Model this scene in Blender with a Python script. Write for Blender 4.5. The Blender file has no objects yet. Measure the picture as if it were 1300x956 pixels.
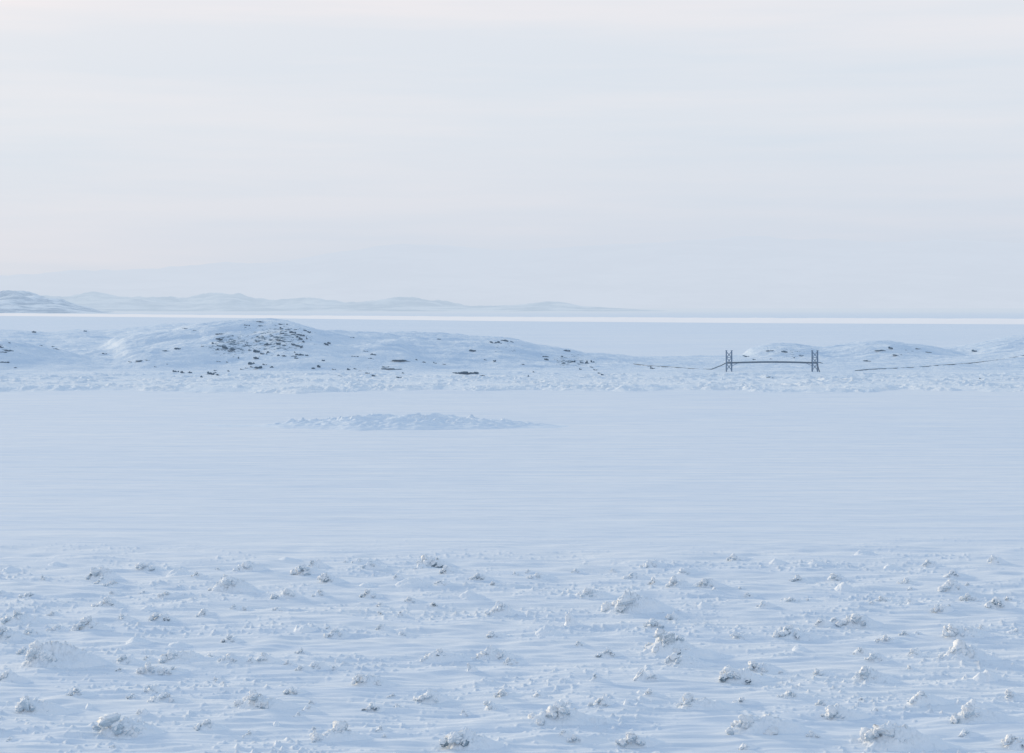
import bpy, bmesh, math, random
import numpy as np
from mathutils import Vector, Matrix, noise as mnoise

random.seed(7)
rng = np.random.default_rng(11)
scene = bpy.context.scene
COL = scene.collection

# ------------------------------------------------------------------ geometry of the place
F = 2528.0        # focal length in photo pixels
CX, HY = 650.0, 388.0
CAMZ = 20.0       # the photographer stands about 20 m above the frozen bay

def sstep(a, b, x):
    t = np.clip((x - a) / (b - a), 0, 1)
    return t * t * (3 - 2 * t)

_perm = rng.permutation(1024)
_ga = rng.random(1024) * 2 * np.pi
_gx, _gy = np.cos(_ga), np.sin(_ga)
def pn(x, y):
    x = np.asarray(x, float); y = np.asarray(y, float)
    xi = np.floor(x).astype(np.int64); yi = np.floor(y).astype(np.int64)
    xf = x - xi; yf = y - yi
    u = xf * xf * xf * (xf * (xf * 6 - 15) + 10); v = yf * yf * yf * (yf * (yf * 6 - 15) + 10)
    def g(ix, iy, dx, dy):
        h = _perm[(_perm[ix & 1023] + iy) & 1023]
        return _gx[h] * dx + _gy[h] * dy
    a = g(xi, yi, xf, yf); b = g(xi + 1, yi, xf - 1, yf)
    c = g(xi, yi + 1, xf, yf - 1); d = g(xi + 1, yi + 1, xf - 1, yf - 1)
    return ((a + (b - a) * u) + ((c + (d - c) * u) - (a + (b - a) * u)) * v) * 1.4
def fbm(x, y, o=4, gain=.5):
    s = 0; a = 1; f = 1
    for k in range(o):
        s = s + a * pn(x * f + 17.3 * k, y * f - 9.1 * k); a *= gain; f *= 2.03
    return s

# ---- the frozen bay: wind packed snow with sastrugi, rougher near the tide line
def ice_z(x, y):
    d = np.maximum(y, 1)
    rough = 1 - sstep(150, 178, d + 5 * pn(x / 14, y / 9))
    mid = 1 - sstep(260, 470, d)
    wx = x + 1.2 * pn(x / 9 + 3, y / 5)
    z = 0.21 * fbm(wx / 8, y / 4.2, 3) * rough
    sas = pn(wx / 3.4 + 5, (y + .10 * x) / .85)
    z = z + 0.105 * np.maximum(sas, -.2) * (rough + .25 * mid)
    z = z + 0.06 * pn(wx / 2.6 + 50, (y - .05 * x) / .42) * (rough * .95 + .22 * mid)
    crumb = np.clip(pn(x / 7 + 9, y / 6 + 4) * 1.3 + .35, 0, 1) * rough
    z = z + 0.34 * np.maximum(fbm(x / .42, y / .5, 2) - .36, 0) * crumb
    z = z + 0.05 * pn(x / 38, y / 7) * (1 - sstep(500, 900, d))
    z = z + 0.035 * pn(x / 14 + 8, y / 2.6) * mid
    return z

# ---- the snowy shore and its hills; each entry: crest distance, foot distance, back distance, skyline
HILLS = [
    (900, 740, 1060, [(-400,418),(-200,422),(0,419),(40,421),(60,422.5),(100,419),(130,420),(160,418),(200,412),(250,411),(300,413),(360,440),(420,480)], .5),
    (600, 545, 690, [(-400,425),(-150,428),(0,432),(20,434),(50,440),(80,447),(120,457),(170,470),(220,490)], .45),
    (640, 545, 770, [(-60,480),(20,456),(60,449),(100,443.5),(131,441),(138,435),(146,430),(165,427),(200,422),(230,416.5),(250,412),(275,409.5),(300,407.5),(325,405.5),(345,406),(370,410),(385,414.5),(398,419.5),(430,422),(470,424),(500,427),(520,440),(560,470)], .8),
    (665, 550, 790, [(380,450),(430,424),(470,422.5),(500,423),(530,422.5),(560,423.5),(600,426.5),(640,430),(665,434.5),(680,438),(705,441),(720,444),(735,448),(760,454),(800,466),(830,478)], .6),
    (655, 560, 760, [(600,470),(700,452),(740,449.5),(790,452),(820,457),(860,462),(920,464),(1000,466),(1100,464),(1150,462),(1200,457),(1260,451),(1300,446),(1400,438),(1700,430)], .3),
    (740, 640, 860, [(900,475),(925,466),(938,456),(950,444.5),(965,440),(990,437),(1010,438),(1035,441.5),(1050,440.5),(1070,437.5),(1095,435),(1130,434.5),(1150,437.5),(1180,440),(1200,444),(1230,452),(1260,466)], .7),
    (800, 660, 940, [(1130,452),(1160,446),(1190,443.5),(1215,441),(1240,436),(1265,430.5),(1285,427),(1300,425.5),(1400,421),(1700,424)], .6),
    (1080, 960, 1250, [(780,450),(840,444),(870,440.5),(900,439.5),(950,440),(1000,441),(1060,448)], .2),
]
def shore_z(x, y):
    d = np.maximum(y, 1.0); u = x / d; px = CX + F * u
    edge = 474 + 17 * pn(x / 34, 3.7) + 8 * pn(x / 11, 8.1) + 3 * pn(x / 4, 2.1)
    z = -1.2 + 2.0 * sstep(edge - 26, edge + 4, d) + 0.9 * sstep(edge + 4, 590, d)
    far = 720 + 30 * pn(x / 45, 5.5)
    z = z * (1 - sstep(far, far + 95, d)) - 1.2 * sstep(far, far + 95, d)
    # outside the photographed shore the low land keeps going, gently
    for (dr, db, dk, sky, na) in HILLS:
        sk = {640: -46, 740: -30, 600: 12, 800: -30}.get(dr, 0)
        xs = [p[0] for p in sky]; ys = [p[1] for p in sky]
        wob = 2.0 * pn(x / 23 + dr, y / 40)
        fd = db + 14 * pn(x / 35 + dr, 1.3); t = np.clip((d - fd) / (dr - fd), 0, 1)
        pe = px + (1 - t) * (sk + 26 * pn(x / 22 + dr, y / 26))
        zr = CAMZ - (sum(np.interp(pe + q, xs, ys) for q in (-5, 0, 5)) / 3 - HY) * dr / F
        prof = t * t * (3 - 2 * t) * .45 + .55 * np.sin(t * np.pi / 2)
        prof = np.where(d > dr, 1 - sstep(dr + 4, dk, d), prof)
        n = na * (1.9 * fbm((x + .35 * y) / 27 + dr, y / 20, 4, .5) * np.minimum(1, t * 1.6) * (1 - .55 * sstep(.7, 1, t)))
        h = (zr + 1.5) * prof - 1.5 + n * np.minimum(1, np.maximum(zr, 0) / 3)
        k = 1.2
        m = np.maximum(z, h); q = np.abs(z - h)
        z = m + np.maximum(k - q, 0) ** 2 / (4 * k) * .6
    # tumbled tide-crack ice along the shore
    band = sstep(edge - 22, edge - 4, d) * (1 - sstep(528, 566, d + 10 * pn(x / 20, 6.6)))
    patch = np.clip(.5 + 1.25 * pn(x / 15 + 4, y / 10) + .5 * pn(x / 4, y / 4 + 7), .04, 1.5)
    lump = np.abs(pn(x / 3.4, y / 3.6)) * 1.1 + np.maximum(fbm(x / 1.3, y / 1.4, 3), 0) * .6
    z = z + band * patch * (lump * .70 - .10)
    mid = sstep(540, 600, d) * np.clip((z + .6) / 1.2, 0, 1)
    z = z + mid * (.34 * fbm(x / 5.5, (y + .4 * x) / 3.0, 3) + .12 * np.abs(pn(x / 1.5, y / 1.3)))
    return z

def ray_ground(px, py, lo=90., hi=1200.):
    """where a line of sight first meets snow, used only to measure positions off the photo"""
    d = np.arange(lo, hi, .25 if lo >= 400 else .1)
    x = (px - CX) / F * d; zr = CAMZ - (py - HY) / F * d
    zt = np.maximum(ice_z(x, d), shore_z(x, d)) if hi > 430 else ice_z(x, d)
    k = np.argmax(zr <= zt)
    if zr[k] > zt[k]:
        k = len(d) - 1
    return float(x[k]), float(d[k]), float(zt[k])

# ------------------------------------------------------------------ materials
HAZE_GLOW = (0.49, 0.615, 0.785)  # glow colour of the painted haze; its blue also stands in for cloud shade
def haze_glow_out(nt, shader, length, col, tint=None):
    """painted aerial perspective: a haze-coloured glow mixed into the surface grows with its distance"""
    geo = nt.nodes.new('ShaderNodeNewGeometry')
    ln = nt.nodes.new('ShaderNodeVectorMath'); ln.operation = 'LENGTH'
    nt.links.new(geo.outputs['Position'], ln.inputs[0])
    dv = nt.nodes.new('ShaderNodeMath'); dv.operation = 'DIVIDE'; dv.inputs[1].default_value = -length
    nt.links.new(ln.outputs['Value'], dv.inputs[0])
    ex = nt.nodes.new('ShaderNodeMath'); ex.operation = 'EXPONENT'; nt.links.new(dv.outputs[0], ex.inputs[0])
    em = nt.nodes.new('ShaderNodeEmission'); em.inputs['Color'].default_value = (*col, 1)  # emission painted into each surface in place of air haze
    if tint:      # far surfaces: the painted haze shifts to the paler colour of the low sky
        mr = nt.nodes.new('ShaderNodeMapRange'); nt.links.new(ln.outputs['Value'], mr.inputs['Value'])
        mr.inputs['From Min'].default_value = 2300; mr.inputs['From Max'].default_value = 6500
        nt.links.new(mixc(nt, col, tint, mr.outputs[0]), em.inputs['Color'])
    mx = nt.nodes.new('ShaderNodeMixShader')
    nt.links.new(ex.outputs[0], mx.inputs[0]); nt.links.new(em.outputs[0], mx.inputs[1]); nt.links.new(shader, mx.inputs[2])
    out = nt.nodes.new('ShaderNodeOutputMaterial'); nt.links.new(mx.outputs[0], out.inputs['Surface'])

def N(nt, t, **kw):
    n = nt.nodes.new(t)
    for k, v in kw.items():
        if hasattr(n, k): setattr(n, k, v)
        else: n.inputs[k].default_value = v
    return n
def noise_node(nt, scale3, scale=1.0, detail=4, rough=.55, coord=None):
    if coord is None:
        g = nt.nodes.new('ShaderNodeNewGeometry'); coord = g.outputs['Position']
    mp = nt.nodes.new('ShaderNodeMapping'); mp.inputs['Scale'].default_value = scale3
    nt.links.new(coord, mp.inputs['Vector'])
    n = nt.nodes.new('ShaderNodeTexNoise'); n.inputs['Scale'].default_value = scale
    n.inputs['Detail'].default_value = detail; n.inputs['Roughness'].default_value = rough
    nt.links.new(mp.outputs[0], n.inputs['Vector'])
    return n.outputs[0]
def ramp(nt, fac, stops):
    r = nt.nodes.new('ShaderNodeValToRGB'); e = r.color_ramp.elements
    while len(e) < len(stops): e.new(.5)
    for k, (p, c) in enumerate(stops):
        e[k].position = p; e[k].color = (*c, 1)
    nt.links.new(fac, r.inputs[0]); return r.outputs[0]
def mixc(nt, a, b, fac, typ='MIX'):
    m = nt.nodes.new('ShaderNodeMix'); m.data_type = 'RGBA'; m.blend_type = typ
    if isinstance(fac, float): m.inputs[0].default_value = fac
    else: nt.links.new(fac, m.inputs[0])
    for s, v in ((6, a), (7, b)):
        if isinstance(v, tuple): m.inputs[s].default_value = (*v, 1)
        else: nt.links.new(v, m.inputs[s])
    return m.outputs[2]
def new_mat(name):
    m = bpy.data.materials.new(name); m.use_nodes = True; m.node_tree.nodes.clear(); return m, m.node_tree
def principled(nt, col, rough=.8, spec=.2, normal=None):
    p = nt.nodes.new('ShaderNodeBsdfPrincipled')
    if isinstance(col, tuple): p.inputs['Base Color'].default_value = (*col, 1)
    else: nt.links.new(col, p.inputs['Base Color'])
    p.inputs['Roughness'].default_value = rough; p.inputs['Specular IOR Level'].default_value = spec
    if normal: nt.links.new(normal, p.inputs['Normal'])
    return p.outputs[0]
def bump(nt, h, strength, dist):
    b = nt.nodes.new('ShaderNodeBump'); b.inputs['Strength'].default_value = strength
    b.inputs['Distance'].default_value = dist; nt.links.new(h, b.inputs['Height']); return b.outputs[0]

HL = 4200.
def mat_sea_ice():
    m, nt = new_mat('wind_packed_snow')
    a = noise_node(nt, (.035, .42, 1), 1, 5, .6)     # long wind streaks
    b = noise_node(nt, (.16, 1.7, 1), 1, 6, .74)
    c = noise_node(nt, (.006, .012, 1), 1, 3, .5)
    c1 = ramp(nt, a, [(.34, (.78, .835, .90)), (.62, (.90, .915, .93))])
    c2 = ramp(nt, b, [(.38, (.86, .90, .94)), (.56, (1, 1, 1))])
    c3 = ramp(nt, c, [(.35, (.94, .955, .975)), (.65, (1, .99, .985))])
    col = mixc(nt, mixc(nt, c1, c2, 1.0, 'MULTIPLY'), c3, 1.0, 'MULTIPLY')
    f = noise_node(nt, (1.2, 5, 1), 1, 5, .65)
    s = principled(nt, col, .75, .18, bump(nt, f, .35, .06))
    haze_glow_out(nt, s, HL, HAZE_GLOW, (.61, .69, .79)); return m
def mat_hill():
    m, nt = new_mat('shore_snow_with_scree')
    a = noise_node(nt, (.05, .12, .3), 1, 5, .6)
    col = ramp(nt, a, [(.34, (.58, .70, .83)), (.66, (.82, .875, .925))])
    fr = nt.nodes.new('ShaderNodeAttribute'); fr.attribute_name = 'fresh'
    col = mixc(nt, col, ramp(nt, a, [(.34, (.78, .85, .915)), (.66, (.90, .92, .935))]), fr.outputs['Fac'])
    at = nt.nodes.new('ShaderNodeAttribute'); at.attribute_name = 'stony'
    sp = noise_node(nt, (.55, .55, 1.6), 1, 6, .72)
    ad = N(nt, 'ShaderNodeMath', operation='MULTIPLY_ADD'); nt.links.new(at.outputs['Fac'], ad.inputs[0])
    ad.inputs[1].default_value = .36; nt.links.new(sp, ad.inputs[2])
    msk = ramp(nt, ad.outputs[0], [(.69, (0, 0, 0)), (.75, (1, 1, 1))])
    rk = ramp(nt, noise_node(nt, (2, 2, 2)), [(.3, (.03, .09, .14)), (.7, (.16, .25, .33))])
    col = mixc(nt, col, rk, msk)
    f = noise_node(nt, (.8, .8, 1.4), 1, 6, .65)
    s = principled(nt, col, .8, .15, bump(nt, f, .8, .4))
    haze_glow_out(nt, s, HL, HAZE_GLOW); return m
def mat_snow_lump():
    m, nt = new_mat('drifted_snow')
    a = noise_node(nt, (.6, 2.0, 1.5), 1, 4, .6)
    col = ramp(nt, a, [(.33, (.82, .865, .915)), (.64, (.91, .92, .935))])
    f = noise_node(nt, (3, 7, 5), 1, 5, .65)
    s = principled(nt, col, .75, .18, bump(nt, f, .5, .06))
    haze_glow_out(nt, s, HL, HAZE_GLOW); return m
def mat_ice(name, lo, hi, snow_at=.35):
    """hard ice whose upward faces carry blown snow"""
    m, nt = new_mat(name)
    a = noise_node(nt, (1.7, 1.7, 2.6), 1, 5, .65)
    col = ramp(nt, a, [(.34, lo), (.66, hi)])
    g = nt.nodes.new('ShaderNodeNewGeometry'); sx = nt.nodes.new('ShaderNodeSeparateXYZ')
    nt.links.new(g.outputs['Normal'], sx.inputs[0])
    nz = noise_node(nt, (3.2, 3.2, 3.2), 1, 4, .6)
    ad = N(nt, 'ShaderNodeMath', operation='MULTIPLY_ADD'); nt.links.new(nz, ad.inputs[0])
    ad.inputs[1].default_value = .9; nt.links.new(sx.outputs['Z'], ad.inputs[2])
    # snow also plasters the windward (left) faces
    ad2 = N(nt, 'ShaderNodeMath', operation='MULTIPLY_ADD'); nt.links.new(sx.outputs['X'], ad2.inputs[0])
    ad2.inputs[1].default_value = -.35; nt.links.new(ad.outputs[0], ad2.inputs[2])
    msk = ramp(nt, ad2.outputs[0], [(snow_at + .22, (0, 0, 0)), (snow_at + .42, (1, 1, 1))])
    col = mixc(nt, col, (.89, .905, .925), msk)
    f = noise_node(nt, (5, 5, 7), 1, 5, .7)
    s = principled(nt, col, .6, .3, bump(nt, f, .7, .08))
    haze_glow_out(nt, s, HL, HAZE_GLOW); return m
def mat_rock():
    m, nt = new_mat('bare_rock')
    a = noise_node(nt, (.9, .9, 2.4), 1, 5, .7)
    col = ramp(nt, a, [(.32, (.005, .04, .085)), (.68, (.03, .10, .165))])
    s = principled(nt, col, .85, .2, bump(nt, a, .8, .2))
    haze_glow_out(nt, s, HL, HAZE_GLOW); return m
def mat_flat(name, lo, hi, rough=.6):
    m, nt = new_mat(name)
    a = noise_node(nt, (.8, .8, .8), 1, 4, .6)
    s = principled(nt, ramp(nt, a, [(.35, lo), (.65, hi)]), rough, .3)
    haze_glow_out(nt, s, HL, HAZE_GLOW); return m
def mat_far(name, length, haze, lo, hi, sc):  # haze: colour of the painted glow; on far_sunlit_strip it stands in for sunlight
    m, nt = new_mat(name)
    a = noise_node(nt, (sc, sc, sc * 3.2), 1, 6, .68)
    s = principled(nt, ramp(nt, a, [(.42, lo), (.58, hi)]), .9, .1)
    haze_glow_out(nt, s, length, haze); return m

M_ice_sheet = mat_sea_ice(); M_hill = mat_hill(); M_drift = mat_snow_lump()
M_white = mat_ice('snow_plastered_ice', (.50, .60, .68), (.80, .84, .88), .05)
M_grey = mat_ice('grey_sea_ice', (.44, .55, .64), (.70, .78, .84), .18)
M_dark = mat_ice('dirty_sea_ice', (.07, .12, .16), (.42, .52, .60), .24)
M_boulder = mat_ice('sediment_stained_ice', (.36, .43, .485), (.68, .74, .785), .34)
M_rock = mat_rock()
M_steel = mat_flat('weathered_steel', (.05, .12, .22), (.10, .19, .31))
M_foot = mat_flat('frosted_concrete', (.30, .36, .42), (.6, .65, .7))
M_pipe = mat_flat('dark_insulated_pipe', (.035, .07, .11), (.07, .115, .16))

# ------------------------------------------------------------------ helpers
def grid_object(name, X, Y, Z, mat, attr=None, kind=None):
    r, c = X.shape
    me = bpy.data.meshes.new(name)
    co = np.stack([X, Y, Z], -1).reshape(-1, 3).astype(np.float32)
    idx = np.arange(r * c).reshape(r, c)
    q = np.stack([idx[:-1, :-1], idx[:-1, 1:], idx[1:, 1:], idx[1:, :-1]], -1).reshape(-1, 4).astype(np.int32)
    me.vertices.add(len(co)); me.vertices.foreach_set('co', co.ravel())
    me.loops.add(q.size); me.loops.foreach_set('vertex_index', q.ravel())
    me.polygons.add(len(q)); me.polygons.foreach_set('loop_start', np.arange(0, q.size, 4, dtype=np.int32))
    me.polygons.foreach_set('use_smooth', np.ones(len(q), dtype=bool))
    me.update(calc_edges=True)
    for attr in (attr or ()):
        a = me.attributes.new(attr[0], 'FLOAT', 'POINT'); a.data.foreach_set('value', attr[1].ravel().astype(np.float32))
    me.materials.append(mat)
    o = bpy.data.objects.new(name, me); COL.objects.link(o)
    if kind: o['kind'] = kind
    return o
def empty(name, loc):
    o = bpy.data.objects.new(name, None); o.location = loc; o.empty_display_size = .3; COL.objects.link(o); return o
def child(name, me, parent, loc=(0, 0, 0), rot=(0, 0, 0), scl=(1, 1, 1)):
    o = bpy.data.objects.new(name, me); COL.objects.link(o)
    o.parent = parent; o.location = loc; o.rotation_euler = rot; o.scale = scl; return o

# ------------------------------------------------------------------ the frozen bay (one sheet to the horizon)
rows = [40.]
while rows[-1] < 500:
    d = rows[-1]; rows.append(d + max(d * d / (1990 * 20) * (.62 if d < 180 else .8), .06))
while rows[-1] < 30000: rows.append(rows[-1] * 1.03)
rows = np.array(rows)
core = np.linspace(-.32, .32, 1180)
side = np.array([.325, .33, .34, .36, .4, .5, .7, 1.1, 2, 4])
us = np.concatenate([-side[::-1], core, side])
D, U = np.meshgrid(rows, us, indexing='ij')
Zi = ice_z(U * D, D)
Xg = U * D
grid_object('sea_ice', Xg, D, Zi, M_ice_sheet, kind='structure')

# ------------------------------------------------------------------ shore and hills
rw = np.concatenate([np.arange(438, 800, .62), np.arange(800, 1320, 1.6)])
us2 = np.concatenate([np.linspace(-.6, -.301, 60), np.linspace(-.3, .3, 1150), np.linspace(.301, .6, 60)])
D, U = np.meshgrid(rw, us2, indexing='ij')
Zs = shore_z(U * D, D)
PX = CX + F * U; PY = HY + F * (CAMZ - Zs) / D
def blob(cx, cy, rx, ry): return np.exp(-(((PX - cx) / rx) ** 2 + ((PY - cy) / ry) ** 2))
# scree shows through the snow in a few places on the slopes
stony = .55 * blob(350, 430, 55, 22) + .5 * blob(285, 440, 30, 14) + .35 * blob(460, 470, 45, 9) + .35 * blob(640, 442, 40, 14) \
    + .5 * blob(725, 458, 35, 12) + .4 * blob(1000, 447, 40, 8) + .3 * blob(1150, 445, 35, 8) + .3 * blob(10, 445, 30, 12) + .3 * blob(270, 474, 30, 6)
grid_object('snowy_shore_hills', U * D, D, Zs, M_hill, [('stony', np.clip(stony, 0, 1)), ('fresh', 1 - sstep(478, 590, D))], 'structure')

# ------------------------------------------------------------------ far side of the bay
def far_range(name, dr, df, db, sky, mat, noise_amp, nscale, n=700, m=26, x0=-500, x1=1800):
    px = np.linspace(x0, x1, n); t = np.linspace(0, 1, m)
    T, P = np.meshgrid(t, px, indexing='ij')
    sk = np.interp(P, [p[0] for p in sky], [p[1] for p in sky])
    DD = df + (db - df) * T
    tc = (dr - df) / (db - df)
    prof = np.where(T < tc, np.sin(np.clip(T / tc, 0, 1) * np.pi / 2), 1 - sstep(tc, 1, T))
    X = (P - CX) / F * DD
    zr = CAMZ + (HY - sk) * dr / F
    Z = zr * prof + noise_amp * fbm(X / nscale, DD / nscale, 5, .55) * np.clip(prof * 1.2, 0, 1) * np.clip(zr / 40, .15, 1) - 2 * (T == 0) - 2 * (T == 1)
    return grid_object(name, X, DD, Z, mat, kind='structure')
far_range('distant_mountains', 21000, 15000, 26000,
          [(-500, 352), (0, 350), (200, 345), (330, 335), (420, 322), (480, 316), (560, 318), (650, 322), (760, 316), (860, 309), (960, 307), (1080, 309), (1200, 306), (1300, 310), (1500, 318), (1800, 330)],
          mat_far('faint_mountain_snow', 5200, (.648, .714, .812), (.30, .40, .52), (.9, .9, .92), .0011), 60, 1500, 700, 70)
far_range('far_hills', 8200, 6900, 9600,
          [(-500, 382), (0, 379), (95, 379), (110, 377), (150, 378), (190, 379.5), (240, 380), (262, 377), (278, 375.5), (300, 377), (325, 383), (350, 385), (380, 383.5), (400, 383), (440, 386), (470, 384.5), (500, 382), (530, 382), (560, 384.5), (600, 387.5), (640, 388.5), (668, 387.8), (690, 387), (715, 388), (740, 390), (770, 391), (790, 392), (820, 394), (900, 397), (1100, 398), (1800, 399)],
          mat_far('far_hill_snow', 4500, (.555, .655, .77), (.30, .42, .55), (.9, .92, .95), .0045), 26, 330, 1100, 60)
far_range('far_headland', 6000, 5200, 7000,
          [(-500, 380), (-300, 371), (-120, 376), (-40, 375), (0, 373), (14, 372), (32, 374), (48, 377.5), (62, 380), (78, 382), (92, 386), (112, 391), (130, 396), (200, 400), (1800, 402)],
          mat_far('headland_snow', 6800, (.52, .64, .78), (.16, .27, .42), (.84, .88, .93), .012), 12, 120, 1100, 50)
# low bank added for a strip of sunlit ice, its sunlight painted as glow: nearer on the right
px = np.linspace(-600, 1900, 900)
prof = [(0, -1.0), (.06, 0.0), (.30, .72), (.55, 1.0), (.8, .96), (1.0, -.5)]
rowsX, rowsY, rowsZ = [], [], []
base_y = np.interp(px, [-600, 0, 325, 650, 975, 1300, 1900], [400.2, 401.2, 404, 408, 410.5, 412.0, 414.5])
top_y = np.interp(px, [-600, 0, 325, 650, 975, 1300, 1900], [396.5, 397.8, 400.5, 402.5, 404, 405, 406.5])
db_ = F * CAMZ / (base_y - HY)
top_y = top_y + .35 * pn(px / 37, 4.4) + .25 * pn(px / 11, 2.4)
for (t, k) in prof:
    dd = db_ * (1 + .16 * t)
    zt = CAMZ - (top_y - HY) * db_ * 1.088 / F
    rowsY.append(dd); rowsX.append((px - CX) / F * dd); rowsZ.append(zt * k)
grid_object('far_sunlit_strip', np.array(rowsX), np.array(rowsY), np.array(rowsZ),
            mat_far('painted_sunlight_snow', 2600, (.75, .78, .85), (.90, .91, .93), (.95, .95, .95), .01), kind='structure')

# ------------------------------------------------------------------ grounded ice ridge out on the bay
gx = np.linspace(-60, 14, 520); gy = np.linspace(314, 348, 150)
GX, GY = np.meshgrid(gx, gy)
pxr = CX + F * GX / 331.
env = np.interp(pxr + 3 * pn(GY / 2.5, GX / 9), [250, 262, 300, 330, 340, 370, 400, 440, 470, 520, 555, 600, 640, 680, 712, 730],
                [0, .12, .15, .12, .3, .85, 1.15, 1.7, 2.15, 2.2, 2.0, 1.5, 1.15, .55, .15, 0])
yc = 331 + 2.5 * pn(GX / 15, 2.2) + 1.6 * pn(GX / 4.5, 7.2)
wid = 4.5 + env * 3.4
pr = np.clip(1 - np.abs(GY - yc) / wid, 0, 1) ** .8
Zr = env * pr * (.80 + .30 * fbm(GX / 4.2, GY / 3, 3)) + pr * np.minimum(env, 1) * (.40 * np.abs(pn(GX / 1.9, GY / 2.0)) + .42 * np.maximum(fbm(GX / 1.0, GY / 1.0, 3) - .1, 0) * (.4 + sstep(-.1, .5, pn(GX / 6, GY / 5))))
Zr = np.where(pr > 0, Zr, 0) - .06
Zr = np.where((pr <= 0), -.35, Zr + ice_z(GX, GY) * .5)
M_ridge = M_drift.copy(); M_ridge.name = 'shade_tinted_snow'
_rp = [n for n in M_ridge.node_tree.nodes if n.type == 'VALTORGB'][0].color_ramp.elements
_rp[0].color = (.69, .78, .88, 1); _rp[1].color = (.87, .905, .935, 1)  # drift snow tinted bluer to paint in the ridge's shaded front
ridge = grid_object('ice_ridge', GX, GY, Zr, M_ridge)
ridge['label'] = 'long low bluish ridge of rubbly ice rising alone from the flat frozen bay'
ridge['category'] = 'ice ridge'

# ------------------------------------------------------------------ chunk shapes shared by ice blocks and rocks
def chunk_mesh(name, mat, seed, planes=13, sub=3, rough=.05, flat=False, boxy=.25):
    r = random.Random(seed)
    bm = bmesh.new(); bmesh.ops.create_icosphere(bm, subdivisions=sub, radius=1)
    ns = []
    for k in range(planes):
        v = Vector((r.gauss(0, 1), r.gauss(0, 1), r.gauss(0, 1))).normalized()
        ns.append((v, r.uniform(.55, .95)))
    for ax in (Vector((1, 0, 0)), Vector((0, 1, 0)), Vector((0, 0, 1))):
        for s in (-1, 1): ns.append((ax * s, .85))
    off = Vector((seed * 3.7, seed * 1.3, 0))
    for v in bm.verts:
        d = v.co.normalized(); rad = 1.1
        for n, c in ns:
            k = d.dot(n)
            if k > .05: rad = min(rad, c / k)
        rad *= 1 + rough * mnoise.noise(d * 2.3 + off) * 2 + rough * mnoise.noise(d * 6 + off) * 1.2
        v.co = d * rad
    me = bpy.data.meshes.new(name); bm.to_mesh(me); bm.free()
    me.polygons.foreach_set('use_smooth', [not flat] * len(me.polygons))
    me.materials.append(mat); return me
POOL = {}
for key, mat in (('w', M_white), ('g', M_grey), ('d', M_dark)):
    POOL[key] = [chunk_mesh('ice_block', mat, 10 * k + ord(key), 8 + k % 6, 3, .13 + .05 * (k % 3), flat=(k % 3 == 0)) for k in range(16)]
def rock_mesh(seed):
    r = random.Random(seed); bm = bmesh.new()
    x = -.75
    for k in range(r.randint(3, 5)):
        tmp = chunk_mesh('t', M_rock, seed * 7 + k, 7, 2, .16, flat=True)
        n0 = len(bm.verts); bm.from_mesh(tmp); bm.verts.ensure_lookup_table()
        sx, sy, sz = r.uniform(.22, .5), r.uniform(.3, .9), r.uniform(.28, .95)
        off = Vector((x, r.uniform(-.3, .3), -.30 * x + r.uniform(-.25, .2)))
        for v in bm.verts[n0:]: v.co = Vector((v.co.x * sx, v.co.y * sy, v.co.z * sz)) + off
        x += r.uniform(.3, .55); bpy.data.meshes.remove(tmp)
    me = bpy.data.meshes.new('rock'); bm.to_mesh(me); bm.free()
    if not me.materials: me.materials.append(M_rock)
    return me
ROCKS = [rock_mesh(500 + k) for k in range(20)]

def drift_mesh(L, W, H, tail, seed, lump=.5, at=(0, 0)):
    """snow mound with a tail blown out to the right"""
    nx = int(min(90, max(22, (L * (1 + tail)) / .06))); ny = int(min(44, max(12, W * 2 / .09)))
    xs = np.linspace(-1, 1 + 2 * tail, nx); ys = np.linspace(-1.25, 1.25, ny)
    XX, YY = np.meshgrid(xs, ys)
    left = np.where(XX < 0, XX, XX / (1 + tail * 1.1))
    taper = 1 - .45 * sstep(0, 1 + 2 * tail, XX)
    r = np.sqrt(left ** 2 + (YY / taper) ** 2)
    z = np.clip(1 - r, 0, 1); z = z * z * (3 - 2 * z)
    near = np.exp(-(XX ** 2 + YY ** 2) * 1.4)
    px_, py_ = XX * L / 2, YY * W / 2
    z = z * (1 + .35 * pn(px_ / (L * .3) + seed, py_ / (W * .35)))
    z = z * H + lump * H * near * (np.abs(pn(px_ / .22 + seed, py_ / .26)) * .8 + np.maximum(pn(px_ / .1, py_ / .13 + seed), 0) * .35)
    z = z * sstep(0, .12, 1.02 - r) - .10 * sstep(.55, 1.0, r) - .02
    z = z + ice_z(px_ + at[0], py_ + at[1]) - float(ice_z(np.array(at[0] * 1.), np.array(at[1] * 1.)))
    rr, cc = XX.shape
    me = bpy.data.meshes.new('snow_drift')
    co = np.stack([px_, py_, z], -1).reshape(-1, 3)
    idx = np.arange(rr * cc).reshape(rr, cc)
    keep = (r[:-1, :-1] < 1.15)
    q = np.stack([idx[:-1, :-1], idx[:-1, 1:], idx[1:, 1:], idx[1:, :-1]], -1)[keep]
    me.from_pydata(co.tolist(), [], q.tolist()); me.polygons.foreach_set('use_smooth', [True] * len(me.polygons))
    me.materials.append(M_drift); return me

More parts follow.
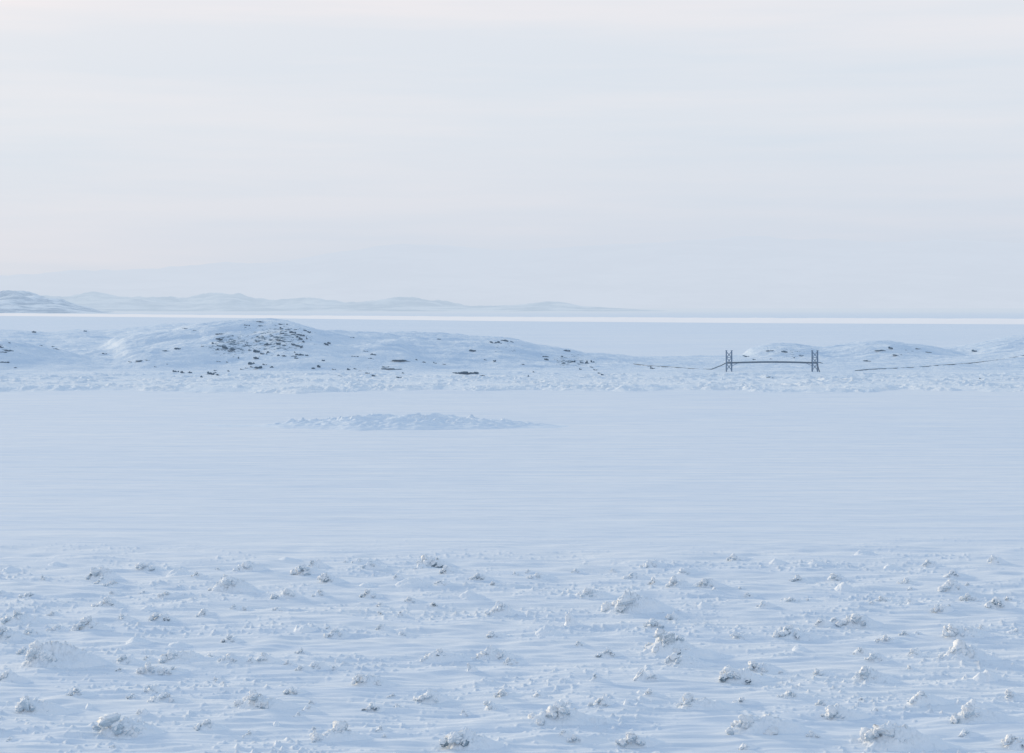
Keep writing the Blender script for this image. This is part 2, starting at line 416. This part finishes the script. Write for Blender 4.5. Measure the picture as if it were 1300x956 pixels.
# photo position of each heap's foot (x, y), its width and height in photo pixels, look
#  w snow white, g grey ice, d dark ice showing, f low drift only, k knob, s leaning slab, B the big boulder
HEAPS = [
 (12,724,22,4,'f'),(54,737,8,7,'g'),(70,717,22,4,'f'),(125,735,27,15,'d'),(139,743,18,6,'g'),(34,757,18,5,'d'),(185,722,28,9,'g'),
 (133,770,27,12,'d'),(225,731,32,9,'f'),(248,732,11,6,'d'),(285,750,36,22,'w'),(312,724,26,11,'d'),(19,790,30,12,'g'),(5,813,26,21,'g'),
 (40,805,17,7,'g'),(70,801,18,8,'g'),(110,799,28,18,'w'),(157,787,13,7,'g'),(204,786,23,10,'d'),(256,782,14,9,'d'),(186,774,17,5,'f'),
 (210,756,17,6,'g'),(297,773,11,5,'g'),(311,775,11,5,'g'),(290,815,17,9,'d'),(60,841,54,25,'w'),(33,831,20,8,'g'),(157,842,21,12,'g'),
 (222,840,36,14,'g'),(190,853,30,12,'w'),(209,856,20,9,'w'),(290,839,26,8,'g'),(8,865,22,13,'d'),(276,866,11,7,'w'),(172,816,32,6,'f'),(225,820,30,5,'f'),
 (365,711,28,4,'f'),(385,729,27,12,'g'),(414,738,22,9,'d'),(360,758,25,12,'w'),(455,714,18,5,'g'),(543,719,32,13,'d'),(568,727,17,9,'d'),
 (604,736,19,9,'d'),(520,743,42,9,'f'),(465,744,22,5,'f'),(466,758,17,10,'d'),(482,770,9,6,'g'),(560,742,15,5,'g'),(520,764,15,6,'g'),
 (483,780,8,5,'d'),(508,781,7,6,'d'),(353,775,14,4,'g'),(423,808,21,9,'g'),(483,800,13,10,'w'),(510,807,11,6,'g'),(380,830,13,6,'d'),
 (332,839,19,9,'g'),(398,850,23,10,'w'),(425,851,11,6,'g'),(549,837,36,12,'d'),(596,758,32,8,'f'),(630,778,25,13,'w'),(626,809,17,8,'g'),
 (620,836,36,14,'g'),(646,843,15,7,'g'),(596,853,8,11,'k'),(465,868,32,13,'w'),(549,769,15,4,'d'),(385,801,30,7,'f'),
 (729,727,11,6,'g'),(822,720,19,8,'g'),(680,734,22,6,'w'),(801,735,23,8,'g'),(868,728,17,6,'g'),(857,745,22,14,'w'),(897,744,23,11,'g'),
 (932,711,17,8,'g'),(906,749,6,4,'d'),(949,757,12,5,'d'),(744,758,27,10,'g'),(793,775,46,20,'w'),(722,792,13,14,'k'),(893,771,19,7,'f'),
 (968,771,15,8,'g'),(830,796,24,10,'g'),(852,787,17,8,'w'),(693,806,32,10,'f'),(735,819,9,6,'d'),(846,830,42,30,'B'),(823,823,14,8,'g'),
 (862,842,40,11,'w'),(768,833,23,9,'d'),(755,865,13,12,'d'),(811,864,12,16,'s'),(828,863,15,9,'d'),(938,811,20,9,'g'),(932,863,36,14,'d'),
 (962,851,28,12,'w'),(652,843,16,5,'g'),(1012,738,21,7,'d'),(1058,736,17,8,'g'),(1178,718,13,8,'w'),(1262,715,14,12,'g'),(1208,733,19,11,'d'),
 (1149,741,17,7,'d'),(1204,749,27,12,'g'),(1227,762,19,9,'g'),(1263,771,25,12,'d'),(1192,776,22,9,'w'),(1003,764,27,6,'g'),(1040,793,12,8,'d'),
 (1057,791,13,8,'g'),(1083,793,36,15,'w'),(1216,809,40,15,'w'),(998,809,38,14,'d'),(1147,807,14,7,'g'),(1125,814,25,7,'w'),(1214,835,46,19,'w'),
 (1109,839,19,11,'d'),(1091,831,15,10,'g'),(1097,864,34,18,'w'),(1040,857,17,7,'g'),(1155,850,10,5,'g'),(1250,861,38,10,'f'),(1014,826,21,7,'f'),
 (1070,749,25,9,'f'),(1288,804,22,6,'g'),(1130,722,20,5,'f'),(1120,763,18,5,'g'),(1156,766,10,5,'g'),(985,715,22,5,'f'),(1035,715,24,5,'f'),(1095,704,26,7,'f'),
]
_r = random.Random(41)
_anchors = [h for h in HEAPS if h[2] > 17 and h[4] != 'f']
STRAY = []
for _k in range(70):
    _a = _r.choice(_anchors); _x = _a[0] + _r.gauss(0, 26); _y = _a[1] + _r.gauss(0, 6)
    if _y < 706 or _y > 864 or any(abs(_x - h[0]) < 9 and abs(_y - h[1]) < 5 for h in HEAPS + STRAY): continue
    _w = _r.choice((6, 7, 8, 9, 10, 11, 14)); STRAY.append((round(_x), round(_y), _w, round(_w * _r.uniform(.45, .75)), _r.choice('wgggwd')))
# the snow field goes on towards the look-out with the same kind of heaps (below the caption strip of the photograph)
FRONT = [(40,905,44,20,'w'),(95,884,24,10,'d'),(150,930,60,26,'g'),(205,890,30,12,'w'),(262,925,30,11,'d'),(322,898,46,18,'w'),(372,880,18,8,'g'),
 (420,938,52,20,'w'),(470,902,20,9,'d'),(540,890,34,13,'g'),(585,948,48,22,'d'),(640,885,22,9,'w'),(700,915,50,22,'w'),(760,896,24,10,'g'),(800,944,36,15,'g'),
 (880,900,40,17,'d'),(950,930,56,24,'w'),(1000,886,22,8,'g'),(1060,912,34,14,'d'),(1130,945,60,24,'w'),(1165,892,26,11,'g'),(1230,915,44,18,'g'),(1285,888,24,10,'w'),(1290,948,34,14,'d')]

def build_heap(idx, px, py, w, h, st):
    r = random.Random(idx * 13 + 5)
    x, y, z = ray_ground(px, py, 85, 175)
    s = y / F; W = w * s; H = h * s
    root = empty('ice_heap' if st not in 'f' else 'snow_hummock', (x, y, z))
    if st == 'f':
        me = drift_mesh(W * 1.15, W * .9 + .4, H * .95, .6, idx * 1.7, .25, (x, y))
        bpy.data.objects.remove(root)
        o = bpy.data.objects.new('snow_hummock', me); COL.objects.link(o); o.location = (x, y, z - .02); return o
    if st == 'B':
        child('snow_drift', drift_mesh(W * 1.9, W * 1.5, H * .55, 1.2, idx, .5, (x + W * .1, y + .25)), root, (W * .1, .25, 0))
        me = chunk_mesh('ice_block', M_boulder, 77, 10, 5, .09)
        bmx = bmesh.new(); bmx.from_mesh(me)
        for v in bmx.verts:     # deep cracks across the face
            c = abs(mnoise.noise(Vector((v.co.x * 1.1, v.co.y, v.co.z * 2.2)) + Vector((4, 1, 2))))
            if c < .07: v.co *= 1 - .13 * (1 - c / .07)
            v.co *= 1 + .035 * mnoise.noise(v.co * 7)
        bmx.to_mesh(me); bmx.free()
        b = child('ice_block', me, root, (0, .15, H * .42), (.1, -.08, .3), (W * .40, W * .40, H * .52))
        b['label'] = 'large rounded cracked grey-brown ice boulder'
        for (a, bb, c, k) in ((.42, .2, .55, 'g'), (-.33, -.2, .16, 'g'), (.3, -.35, .14, 'd'), (-.52, .1, .14, 'w'), (.55, -.1, .2, 'w'), (-.2, 0, .85, 'w')):
            child('ice_block', r.choice(POOL[k]), root, (a * W, bb * W, c * H), (r.random(), r.random(), r.random() * 6), (W * .17, W * .15, H * .2))
        return root
    child('snow_drift', drift_mesh(W * r.uniform(1.25, 1.8), W * r.uniform(.8, 1.1) + .35, H * r.uniform(.5, .88), r.uniform(.7, 1.6), idx * 1.7, .7, (x + W * .14, y + .12)), root, (W * .14, .12, -.02))
    if st == 'k':
        child('ice_block', r.choice(POOL['w']), root, (-.05 * W, 0, H * .38), (.1, .15, r.random() * 6), (W * .36, W * .3, H * .62)); return root
    if st == 's':
        child('ice_block', r.choice(POOL['w']), root, (0, 0, H * .4), (.1, .75, .2), (W * .16, W * .4, H * .68)); return root
    n = max(4, min(16, int(4 + W / .10)))
    peak = r.uniform(-.22, .22)
    for k in range(n):
        t = r.uniform(-.5, .5) if k else peak
        fall = max(0, 1 - abs(t - peak) / .62) ** 1.1
        sz = (r.uniform(.06, .17) if k else .21) * min(W, H * 2.4)
        sz = max(sz, .035)
        zz = H * fall * (r.uniform(.35, .85) if k else .72)
        if st == 'w': key = 'w' if r.random() < .8 else 'g'
        elif st == 'g': key = r.choice('wwgg')
        else: key = r.choice('wwwgd')
        if k == 1 and st == 'd': key = 'd'; sz = max(sz, .11 * W); zz = H * fall * .5
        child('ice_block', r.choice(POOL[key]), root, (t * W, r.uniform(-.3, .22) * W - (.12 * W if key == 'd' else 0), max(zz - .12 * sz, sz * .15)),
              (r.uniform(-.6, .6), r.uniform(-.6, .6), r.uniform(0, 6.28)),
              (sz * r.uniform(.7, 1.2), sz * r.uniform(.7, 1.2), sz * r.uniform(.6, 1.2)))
    return root

LAND = {  # landmarks among the heaps: index key is the (x, y) in the list
 (846,830): ('big cracked grey ice boulder, tallest thing on the near snow', 'the big grey boulder'),
 (285,750): ('tall white ice heap with a small black hollow in its left side', 'the heap with the black hollow'),
 (60,841): ('widest white rubble heap, lower left corner of the snow field', 'the widest white heap'),
 (793,775): ('bulky pure white ice heap behind the big grey boulder', 'the bulky white heap'),
 (1214,835): ('broad white snow-plastered ice heap at the lower right', 'the broad white heap lower right'),
 (543,719): ('dark-topped ice heap heading the far edge of the rubble, left of centre', 'the far dark-topped heap'),
 (110,799): ('steep peaked ice heap with a bright left face, on the left', 'the steep peaked heap'),
 (998,809): ('long ice heap with a ragged dark right end', 'the ragged-ended heap'),
 (1083,793): ('rounded white rubble mound trailing two dark stubs on its left', 'the rounded white mound'),
 (423,808): ('smooth dome of ice with a dark underside, left of centre', 'the smooth ice dome'),
 (125,735): ('coarse ice rubble heap with dark gaps, far left rubble edge', 'the coarse far-left heap'),
 (1208,733): ('pointed ice heap with a dark right flank, far right rubble edge', 'the pointed far-right heap'),
 (630,778): ('white ice heap with a raised shard pointing right, mid rubble', 'the raised white shard'),
 (722,792): ('single bright rounded ice knob with a long smooth snow tail', 'the bright ice knob'),
 (1109,839): ('ice heap with the blackest hollow, near bottom right', 'the blackest hollow'),
 (932,863): ('wide dark-veined ice heap at the front, right of centre', 'the dark-veined front heap'),
 (549,837): ('wide low ice heap with dark spiky right side, front centre', 'the spiky front heap'),
 (1263,771): ('white capped ice heap undercut by a dark slit, far right', 'the undercut heap'),
 (811,864): ('slender white ice slab leaning to the right at the front', 'the leaning slab'),
 (1097,864): ('blocky white ice heap at the very front, right side', 'the blocky white front heap'),
}
ORD = ['', 'second', 'third', 'fourth', 'fifth', 'sixth', 'seventh', 'eighth', 'ninth', 'tenth', 'eleventh', 'twelfth', 'thirteenth', 'fourteenth']
def kind_word(w, h, st):
    if st == 'f': return 'smooth snow hummock' if w < 29 else 'wide smooth snow hummock'
    size = 'tiny' if w < 12 else 'small' if w < 19 else 'medium' if w < 27 else 'large'
    tone = {'w': 'white', 'g': 'pale grey', 'd': 'dark-patched', 'k': 'upright', 's': 'leaning', 'B': 'grey'}[st]
    return f'{size} {tone} ice ' + ('lump' if w < 16 else 'heap')
used = {}
for _k in range(45):
    _w = _r.choice((8, 9, 10, 12, 15, 18)); FRONT.append((_r.randint(0, 1300), _r.randint(876, 952), _w, round(_w * _r.uniform(.4, .7)), _r.choice('wgggwdf')))
for i, (px_, py_, w, h, st) in enumerate(HEAPS + FRONT + STRAY):
    o = build_heap(i, px_, py_, w, h, st)
    if (px_, py_) in LAND:
        o['label'] = LAND[(px_, py_)][0]
    else:
        best = min(LAND, key=lambda q: (q[0] - px_) ** 2 + (2.2 * (q[1] - py_)) ** 2)
        dx, dy = px_ - best[0], (py_ - best[1]) * 2.2
        if abs(dx) > 2 * abs(dy): pos = 'right of' if dx > 0 else 'left of'
        elif abs(dy) > 2 * abs(dx): pos = 'in front of' if dy > 0 else 'behind'
        else: pos = ('front-' if dy > 0 else 'back-') + ('right of' if dx > 0 else 'left of')
        used.setdefault((kind_word(w, h, st), pos, best), []).append((dx * dx + dy * dy, o))
    o['category'] = 'snow hummock' if st == 'f' else 'ice boulder' if st == 'B' else 'ice heap'
    o['group'] = 'smooth snow hummocks on the bay' if st == 'f' else 'heaps of broken ice on the near snow'
    if st == 'B': del o['group']
for (kw, pos, best), lst in used.items():
    lst.sort(key=lambda t: t[0])
    for k, (_, o) in enumerate(lst):
        o['label'] = f'{kw} {pos} {LAND[best][1]}' + (f', {ORD[k]} nearest' if k else (', nearest one' if len(lst) > 1 else ''))

# ------------------------------------------------------------------ rocks showing through the snow on the hills
RK = [(332,409,9,1.2),(332,414,6,1.5),(313,413,5,1.2),(313,416,4,1),(357,412,9,1.5),(365,412,3,1.5),(359,417,7,1.6),(365,419,5,1.6),(375,418.5,3,1.2),
(371.5,422,6,3),(377.5,424.5,10,2),(388,420,5,2),(393.5,422.5,5,2.5),(360,423.5,8,2),(328.5,427.7,6,1.5),(346,426.8,4,2),(335,428,2,1),(355,432,6,2),
(360,433.5,5,2),(327,434,4,3),(341,437,8,3.5),(354,437,5,3.5),(362.5,439,3,1.5),(379,428,5,3),(382,430.5,6,4),(386,434,4,3),(389.7,430,2,4),
(372.3,437.5,4,5),(380,440,7,3),(383,442,3,2),(280,424,9,2),(280,431,9,3),(271,436,3,2),(258.5,440,5,1.5),(277.5,439,5,1.5),(277,444.3,6,3),
(289,442.3,11,3),(292.5,446,5,1.5),(299,447,2,1),(313,438,3,2),(317.3,444.4,3.5,2.5),(326.2,446.3,7,5),(334,449.3,6,2),(342,447.6,6,2.5),
(354,451.5,4,2.5),(362,452,7,2),(375,447.3,3,1.5),(380,450.2,8,4),(373,452.5,5,1.5),(376,454.8,3.5,2),(389.3,451,3,3),(326.5,455.2,8,3),
(321,461.7,8,3),(331,467.3,13,4.5),(319.5,466,4,2),(346,466.3,6,2.5),(336,463,4,1.5),(303,454.5,1.5,3),(289,460,3,1.5),(277.5,459,4,1.2),
(290.3,471,2.5,2.5),(273.3,470.6,3,1.5),(267,474.3,6,3.5),(256.5,478.5,3.5,2.5),(274,473.5,3,1.5),(277,475.8,5,2),(307.5,469,4,1.5),(313.5,467.3,4,1),
(414,437,4,4),(417.5,435.5,3,3),(397.8,467.5,3,4),(405.5,465.7,5,4),(411.5,458,4,2),
(449,429,7,1.5),(474,450,6,2.5),(472,455.5,7,1.5),(464,446,4,1),(511,458.3,18,2.5),(497,468.5,18,3),(490,466,7,2),(467,473.7,5,2),(474.5,477,4,3),
(506,479.5,4,1.5),(512.5,473.7,4,1.5),(529,457,3,2),(539,460,5,2),(552.5,461,4,2),(564,462.5,3,1.5),(580,473.7,7,2.5),(595,474,18,4.5),
(612,476.7,4,1.5),(557.5,431,8,1.2),(602.5,445.7,9,2),(629,459,5,3),(616,457,3,1.5),(634,435,8,3),(626,435,6,2),(641,432.5,8,2),(650,434,3,2),
(424,469,4,1.5),(451,468,3,2),(442.5,469,3,3),(450,452.5,6,1),(432.5,477.5,6,1),
(2,441,7,2.5),(12.5,435.5,3.5,1.5),(1,438,4,1.5),(11,445,8,3.5),(4,447.5,6,1.5),(4.5,460,9,2),(19.5,466.7,2.5,2),(44,421.8,6,2.5),(109,420.5,4,1.5),
(53,439.3,5,1.2),(67.5,440,3.5,1.5),(72,443.3,8,1.2),(132.5,449.5,4,1.5),(178.5,458.5,9,2),(166,459.7,5,1.5),(187.5,457.5,5,1.2),(212,445.5,9,1.8),
(226,443,7,3),(222.5,471.7,5,2.5),(232.5,473,6,3),(242,473.2,5,2.5),(212.5,462.5,3,1),(197.5,466,3,1.2),(247.5,419.5,4,1),(235,417,5,1.2),
(720,445.5,6,2.5),(692.5,452.5,5,2),(695,456.7,6,2.5),(714.5,453,2.5,1.5),(730,459.3,7,3),(738.7,460.7,4,2),(746,460.5,5,4),(752,459.3,3,3),
(716,461.3,4,1.5),(751,466,3,1.5),(756,469.5,4,2),(761,473.7,3,2),(764.5,475.7,2.5,2),(736.7,469,2,2),(678,472.5,3,1.2),(671,477.5,1.5,3),
(665,463,4,1.2),(829,467.5,5,3),(825,465,4,1),(947.5,452.5,6,2.2),(957.5,456.5,3,1.2),(980,445.6,9,2),(998,447,8,2.5),(1019,452,6,1.5),
(1009,454.3,3,1.5),(979,455.7,3,1),(979,479.5,9,1.2),(1044,461,7,1),(1119,445,10,1.5),(1132.5,442.5,6,5),(1140,451,10,2.5),(1102.5,458.3,8,2),
(1166,443,5,1.5),(1239,446,7,2.5),(1245,480.7,3,1.5),(1180,447.5,10,1.2)]
ZONES = [  # x0, x1, y0, y1, phrase
 (-10,35,430,470,'on the low slope at the left edge'),(35,125,415,428,'on the skyline of the back-left slope'),(35,125,428,450,'on the pale saddle at left'),
 (125,205,440,470,'on the white flank left of the highest hill'),(205,250,435,468,'left shoulder of the highest hill'),(205,260,468,482,'at the left foot of the highest hill'),
 (205,262,410,425,'near the skyline left of the summit'),(250,305,418,450,'on the left face of the highest hill'),(250,316,450,482,'below the left face of the highest hill'),
 (305,350,404,420,'just under the summit'),(350,400,404,426,'on the right skyline of the summit'),(305,350,420,442,'mid-face below the summit'),
 (350,372,426,442,'centre-right of the summit face'),(366,392,426,446,'steep right side of the summit hill'),(305,348,442,458,'lower face under the summit'),
 (348,392,442,458,'lower right face of the summit hill'),(305,350,458,470,'at the foot of the summit face'),(390,420,425,446,'on the dip right of the summit'),
 (390,460,446,482,'on the slope right of the summit'),(420,470,425,454,'high on the second hill'),(460,520,446,482,'on the middle of the second hill'),
 (520,570,450,466,'in the row right of the long dark ledge'),(570,620,466,480,'at the foot of the second hill'),(550,612,428,450,'on the upper second hill'),
 (612,655,428,440,'on the far shoulder of the second hill'),(612,672,450,480,'on the lower right second hill'),(672,700,448,476,'near the right end of the second hill'),
 (700,770,440,458,'on the nose of the second hill'),(700,770,458,480,'below the nose of the second hill'),(820,835,460,470,'beside the ground pipe left of the bridge'),
 (940,1060,440,465,'on the hill behind the pipe bridge'),(970,990,475,485,'on the rough ice under the pipe bridge'),(1095,1185,438,462,'on the hill right of the bridge'),
 (1230,1250,440,485,'near the right edge of the photo')]
groups = {}
for k, (px_, py_, w, h) in enumerate(RK):
    r = random.Random(900 + k)
    x, y, z = ray_ground(px_, py_ + h * .3, 430, 1150)
    s = y / F
    o = bpy.data.objects.new('rock', ROCKS[k % len(ROCKS)]); COL.objects.link(o)
    o.location = (x, y + w * s * .25, z + h * s * .22)
    o.scale = (w * s * .70, w * s * r.uniform(.4, .6), h * s * .64 + .03)
    o.rotation_euler = (r.uniform(-.1, .1), r.uniform(-.05, .12), r.uniform(-.25, .25))
    zone = next((q[4] for q in ZONES if q[0] <= px_ <= q[1] and q[2] <= py_ <= q[3]), 'on the snowy shore')
    shape = 'long dark rock ledge' if w >= 10 else 'tall dark rock' if h > w * .75 else 'broad dark rock' if w >= 6 else 'small dark rock' if w >= 3.6 else 'tiny dark rock'
    o['category'] = 'rock'; o['group'] = 'dark rocks showing through the hill snow'
    groups.setdefault((shape, zone), []).append((px_, o))
for (shape, zone), lst in groups.items():
    lst.sort(key=lambda t: t[0])
    for k, (_, o) in enumerate(lst):
        pre = '' if len(lst) == 1 else (['left', 'right'][k] + ' one of two, ' if len(lst) == 2 else (['leftmost'] + [q + ' from left' for q in ORD[1:]])[k] + ', ')
        o['label'] = f'{pre}{shape} {zone}'

# ------------------------------------------------------------------ pipe bridge
def bars_mesh(name, bars, mat, sides=6):
    bm = bmesh.new()
    for a, b, rad in bars:
        a, b = Vector(a), Vector(b); d = (b - a)
        if d.length < 1e-5: continue
        rot = d.to_track_quat('Z', 'Y').to_matrix().to_4x4()
        bmesh.ops.create_cone(bm, cap_ends=True, segments=sides, radius1=rad, radius2=rad, depth=d.length,
                              matrix=Matrix.Translation((a + b) / 2) @ rot)
    me = bpy.data.meshes.new(name); bm.to_mesh(me); bm.free(); me.materials.append(mat); return me
def tube_mesh(name, pts, rad, mat, seg=10):
    bm = bmesh.new(); rings = []
    for i, p in enumerate(pts):
        p = Vector(p); t = (Vector(pts[min(i + 1, len(pts) - 1)]) - Vector(pts[max(i - 1, 0)])).normalized()
        sdir = t.cross(Vector((0, 0, 1))).normalized(); up = sdir.cross(t)
        rings.append([bm.verts.new(p + rad * (math.cos(a) * sdir + math.sin(a) * up)) for a in [2 * math.pi * k / seg for k in range(seg)]])
    for a, b in zip(rings, rings[1:]):
        for k in range(seg): bm.faces.new((a[k], a[(k + 1) % seg], b[(k + 1) % seg], b[k]))
    bm.faces.new(rings[0][::-1]); bm.faces.new(rings[-1])
    for f in bm.faces: f.smooth = True
    me = bpy.data.meshes.new(name); bm.to_mesh(me); bm.free(); me.materials.append(mat); return me
BD = 557.0
def wx(p): return (p - CX) / F * BD
def wz(p): return CAMZ - (p - HY) / F * BD
xl, xr = wx(925.5), wx(1034.5); xm = (xl + xr) / 2
zg = min(float(shore_z(np.array(q), np.array(BD))) for q in (xl, xr))
root = empty('pipe_bridge', (xm, BD, zg))
root['label'] = 'dark steel pipe bridge with two lattice towers standing on the snowy shore'
root['category'] = 'pipe bridge'
ztop = wz(445.3); zp = wz(460.0); hw = .74; hd = .7
def loc(v): return (v[0] - xm, v[1] - BD, v[2] - zg)
for ti, xc in enumerate((xl, xr)):
    z0 = min(zg - .3, wz(471.5))
    tower = None
    legs = [(xc + sx * hw, BD + sy * hd) for sx in (-1, 1) for sy in (-1, 1)]
    br = []
    levels = [wz(470), wz(461.5), wz(454), wz(446.5)]
    for a, b in zip(levels, levels[1:]):
        for sy in (-1, 1):
            br.append((loc((xc - hw, BD + sy * hd, a)), loc((xc + hw, BD + sy * hd, b)), .05))
            br.append((loc((xc + hw, BD + sy * hd, a)), loc((xc - hw, BD + sy * hd, b)), .05))
        for sx in (-1, 1):
            br.append((loc((xc + sx * hw, BD - hd, a)), loc((xc + sx * hw, BD + hd, b)), .045))
    for zz in levels[1:3]:
        for sy in (-1, 1): br.append((loc((xc - hw, BD + sy * hd, zz)), loc((xc + hw, BD + sy * hd, zz)), .06))
        for sx in (-1, 1): br.append((loc((xc + sx * hw, BD - hd, zz)), loc((xc + sx * hw, BD + hd, zz)), .06))
    inn = 1 if ti == 0 else -1   # knee braces under the pipe
    br.append((loc((xc + inn * hw, BD, wz(464.5))), loc((xc + inn * (hw + 1.7), BD, wz(461.2))), .06))
    tower = child('tower', bars_mesh('tower', br, M_steel), root)
    for (lx, ly) in legs:
        child('footing', bars_mesh('footing', [(loc((lx, ly, z0 - .3)), loc((lx, ly, z0 + .22)), .3)], M_foot, 4), tower)
        bars = [(loc((lx, ly, z0)), loc((lx, ly, ztop)), .115),
                (loc((lx, ly, ztop)), loc((lx, ly, ztop + .12)), .24)]
        child('leg', bars_mesh('leg', bars, M_steel, 8), tower)
n = 24
pts = []
for k in range(n + 1):
    t = k / n; x = xl - .5 + (xr - xl + 1.0) * t
    pts.append(loc((x, BD, wz(460.6) + .26 * math.sin(math.pi * t))))
child('pipe', tube_mesh('pipe', pts, .19, M_pipe), root)
tr = []
for k in range(n):      # slim walkway truss carrying the pipe
    a, b = Vector(pts[k]), Vector(pts[k + 1])
    tr.append((a + Vector((0, 0, -.24)), b + Vector((0, 0, -.24)), .05))
    if k % 3 == 0: tr.append((a + Vector((0, 0, -.26)), a + Vector((0, 0, .22)), .045))
child('carrier_beam', bars_mesh('carrier_beam', tr, M_steel), root)

def ground_pipe(pix, lift, label, first=None, last=None, rad=.14):
    P = [Vector(first)] if first else []
    xs = [p[0] for p in pix]; ys = [p[1] for p in pix]
    step = 3.0 if xs[-1] > xs[0] else -3.0
    raw = []
    for x in np.arange(xs[0], xs[-1] + step * .01, step):
        y = np.interp(x, xs if step > 0 else xs[::-1], ys if step > 0 else ys[::-1]); raw.append(ray_ground(x, y + .6, 500, 1000))
    ds = np.array([q[1] for q in raw]); kk = np.ones(9) / 9
    ds = np.convolve(np.pad(ds, 4, mode='edge'), kk, 'valid')     # the pipe is laid straighter than the ground under it
    x_px = np.arange(xs[0], xs[-1] + step * .01, step)
    for i, x in enumerate(x_px):
        X = (x - CX) / F * ds[i]; z = float(shore_z(np.array(X), np.array(ds[i])))
        P.append((X, ds[i], z + .10 * math.sin(X / 3.1) * math.sin(X / 7.7 + 1) - (3.5 if 1043 < x < 1074 else 0)))
    zz = np.array([p[2] for p in P]); zsm = np.convolve(np.pad(zz, 4, mode='edge'), kk, 'valid')
    P = [Vector((P[i][0], P[i][1], zsm[i] + lift if not (first and i == 0) else P[i][2])) for i in range(len(P))]
    base = P[len(P) // 2].copy()
    o = bpy.data.objects.new('ground_pipeline', tube_mesh('ground_pipeline', [p - base for p in P], rad, M_pipe)); COL.objects.link(o)
    o.location = base; o['label'] = label; o['category'] = 'pipeline'; o['group'] = 'half-buried pipelines on the shore'
    return o
ground_pipe([(915, 468.3), (890, 467.8), (860, 466.3), (820, 463.5), (803, 461)], .05,
            'thin dark pipe running over the snow left from the left bridge tower', first=(xl - .55, BD, zp - .05))
ground_pipe([(1041, 471.8), (1060, 472), (1078, 471), (1095, 469.5), (1112, 468.3), (1135, 467), (1160, 466), (1190, 463.5), (1225, 461), (1250, 459), (1275, 455), (1300, 450.5), (1340, 445)], .05,
            'thin dark pipe climbing the snowy slope right of the bridge, to the photo edge', first=(xr + .55, BD, zp - .05))

# ------------------------------------------------------------------ light and sky
SUN_EL, SUN_AZ = math.radians(13), math.radians(314)     # low, from the left and a little beyond the hills
sd = Vector((math.sin(SUN_AZ) * math.cos(SUN_EL), math.cos(SUN_AZ) * math.cos(SUN_EL), math.sin(SUN_EL)))
L = bpy.data.lights.new('sun', 'SUN'); L.energy = 2.6; L.angle = math.radians(9); L.color = (1, .82, .55)
so = bpy.data.objects.new('sun', L); COL.objects.link(so); so.location = (-100, 30, 60)
so.rotation_euler = sd.to_track_quat('Z', 'Y').to_euler()

w = bpy.data.worlds.new('World'); scene.world = w; w.use_nodes = True
nt = w.node_tree; nt.nodes.clear()
sky = nt.nodes.new('ShaderNodeTexSky'); sky.sky_type = 'NISHITA'; sky.sun_disc = False
sky.sun_elevation = SUN_EL; sky.sun_rotation = SUN_AZ; sky.dust_density = 2
bg1 = nt.nodes.new('ShaderNodeBackground'); bg1.inputs[1].default_value = .10; nt.links.new(sky.outputs[0], bg1.inputs[0])
tc = nt.nodes.new('ShaderNodeTexCoord'); sx = nt.nodes.new('ShaderNodeSeparateXYZ'); nt.links.new(tc.outputs['Generated'], sx.inputs[0])
# thin overcast: pale at the horizon, bluer and darker overhead
cl = ramp(nt, sx.outputs['Z'], [(0.0, (.64, .705, .805)), (.034, (.656, .72, .824)), (.09, (.715, .772, .853)), (.16, (.79, .815, .87)), (.38, (.50, .635, .81)), (.9, (.385, .545, .76))])
st1 = noise_node(nt, (1.6, 1.6, 22), 1.3, 5, .55, tc.outputs['Generated'])
streak = ramp(nt, st1, [(.40, (.955, .982, 1.0)), (.62, (1.075, 1.03, 1.008))])
cl2 = mixc(nt, cl, streak, 1.0, 'MULTIPLY')
# the left, towards the sun, is faintly pink
mr = N(nt, 'ShaderNodeMapRange'); nt.links.new(sx.outputs['X'], mr.inputs['Value'])
mr.inputs['From Min'].default_value = .25; mr.inputs['From Max'].default_value = -.30
el = N(nt, 'ShaderNodeMapRange'); nt.links.new(sx.outputs['Z'], el.inputs['Value'])
el.inputs['From Min'].default_value = .05; el.inputs['From Max'].default_value = .15
mm = N(nt, 'ShaderNodeMath', operation='MULTIPLY'); nt.links.new(mr.outputs[0], mm.inputs[0]); nt.links.new(el.outputs[0], mm.inputs[1])
pink = ramp(nt, mm.outputs[0], [(0, (1, 1, 1)), (1, (1.065, 1.01, .985))])
cl3 = mixc(nt, cl2, pink, 1.0, 'MULTIPLY')
bg2 = nt.nodes.new('ShaderNodeBackground'); bg2.inputs[1].default_value = 1.025; nt.links.new(cl3, bg2.inputs[0])
mx = nt.nodes.new('ShaderNodeMixShader'); mx.inputs[0].default_value = .93
nt.links.new(bg1.outputs[0], mx.inputs[1]); nt.links.new(bg2.outputs[0], mx.inputs[2])
wo = nt.nodes.new('ShaderNodeOutputWorld'); nt.links.new(mx.outputs[0], wo.inputs[0])

# ------------------------------------------------------------------ camera
cam = bpy.data.cameras.new('camera'); cam.sensor_width = 36; cam.lens = F / 1300 * 36
cam.shift_y = -(478 - HY) / 1300; cam.clip_start = 1; cam.clip_end = 60000
co = bpy.data.objects.new('camera', cam); COL.objects.link(co)
co.location = (0, 0, CAMZ); co.rotation_euler = (math.radians(90), 0, 0)
scene.camera = co
scene.view_settings.view_transform = 'Standard'; scene.view_settings.look = 'None'
scene.view_settings.exposure = 0; scene.view_settings.gamma = 1
scene.render.resolution_x = 1024; scene.render.resolution_y = 753
scene.cycles.max_bounces = 4
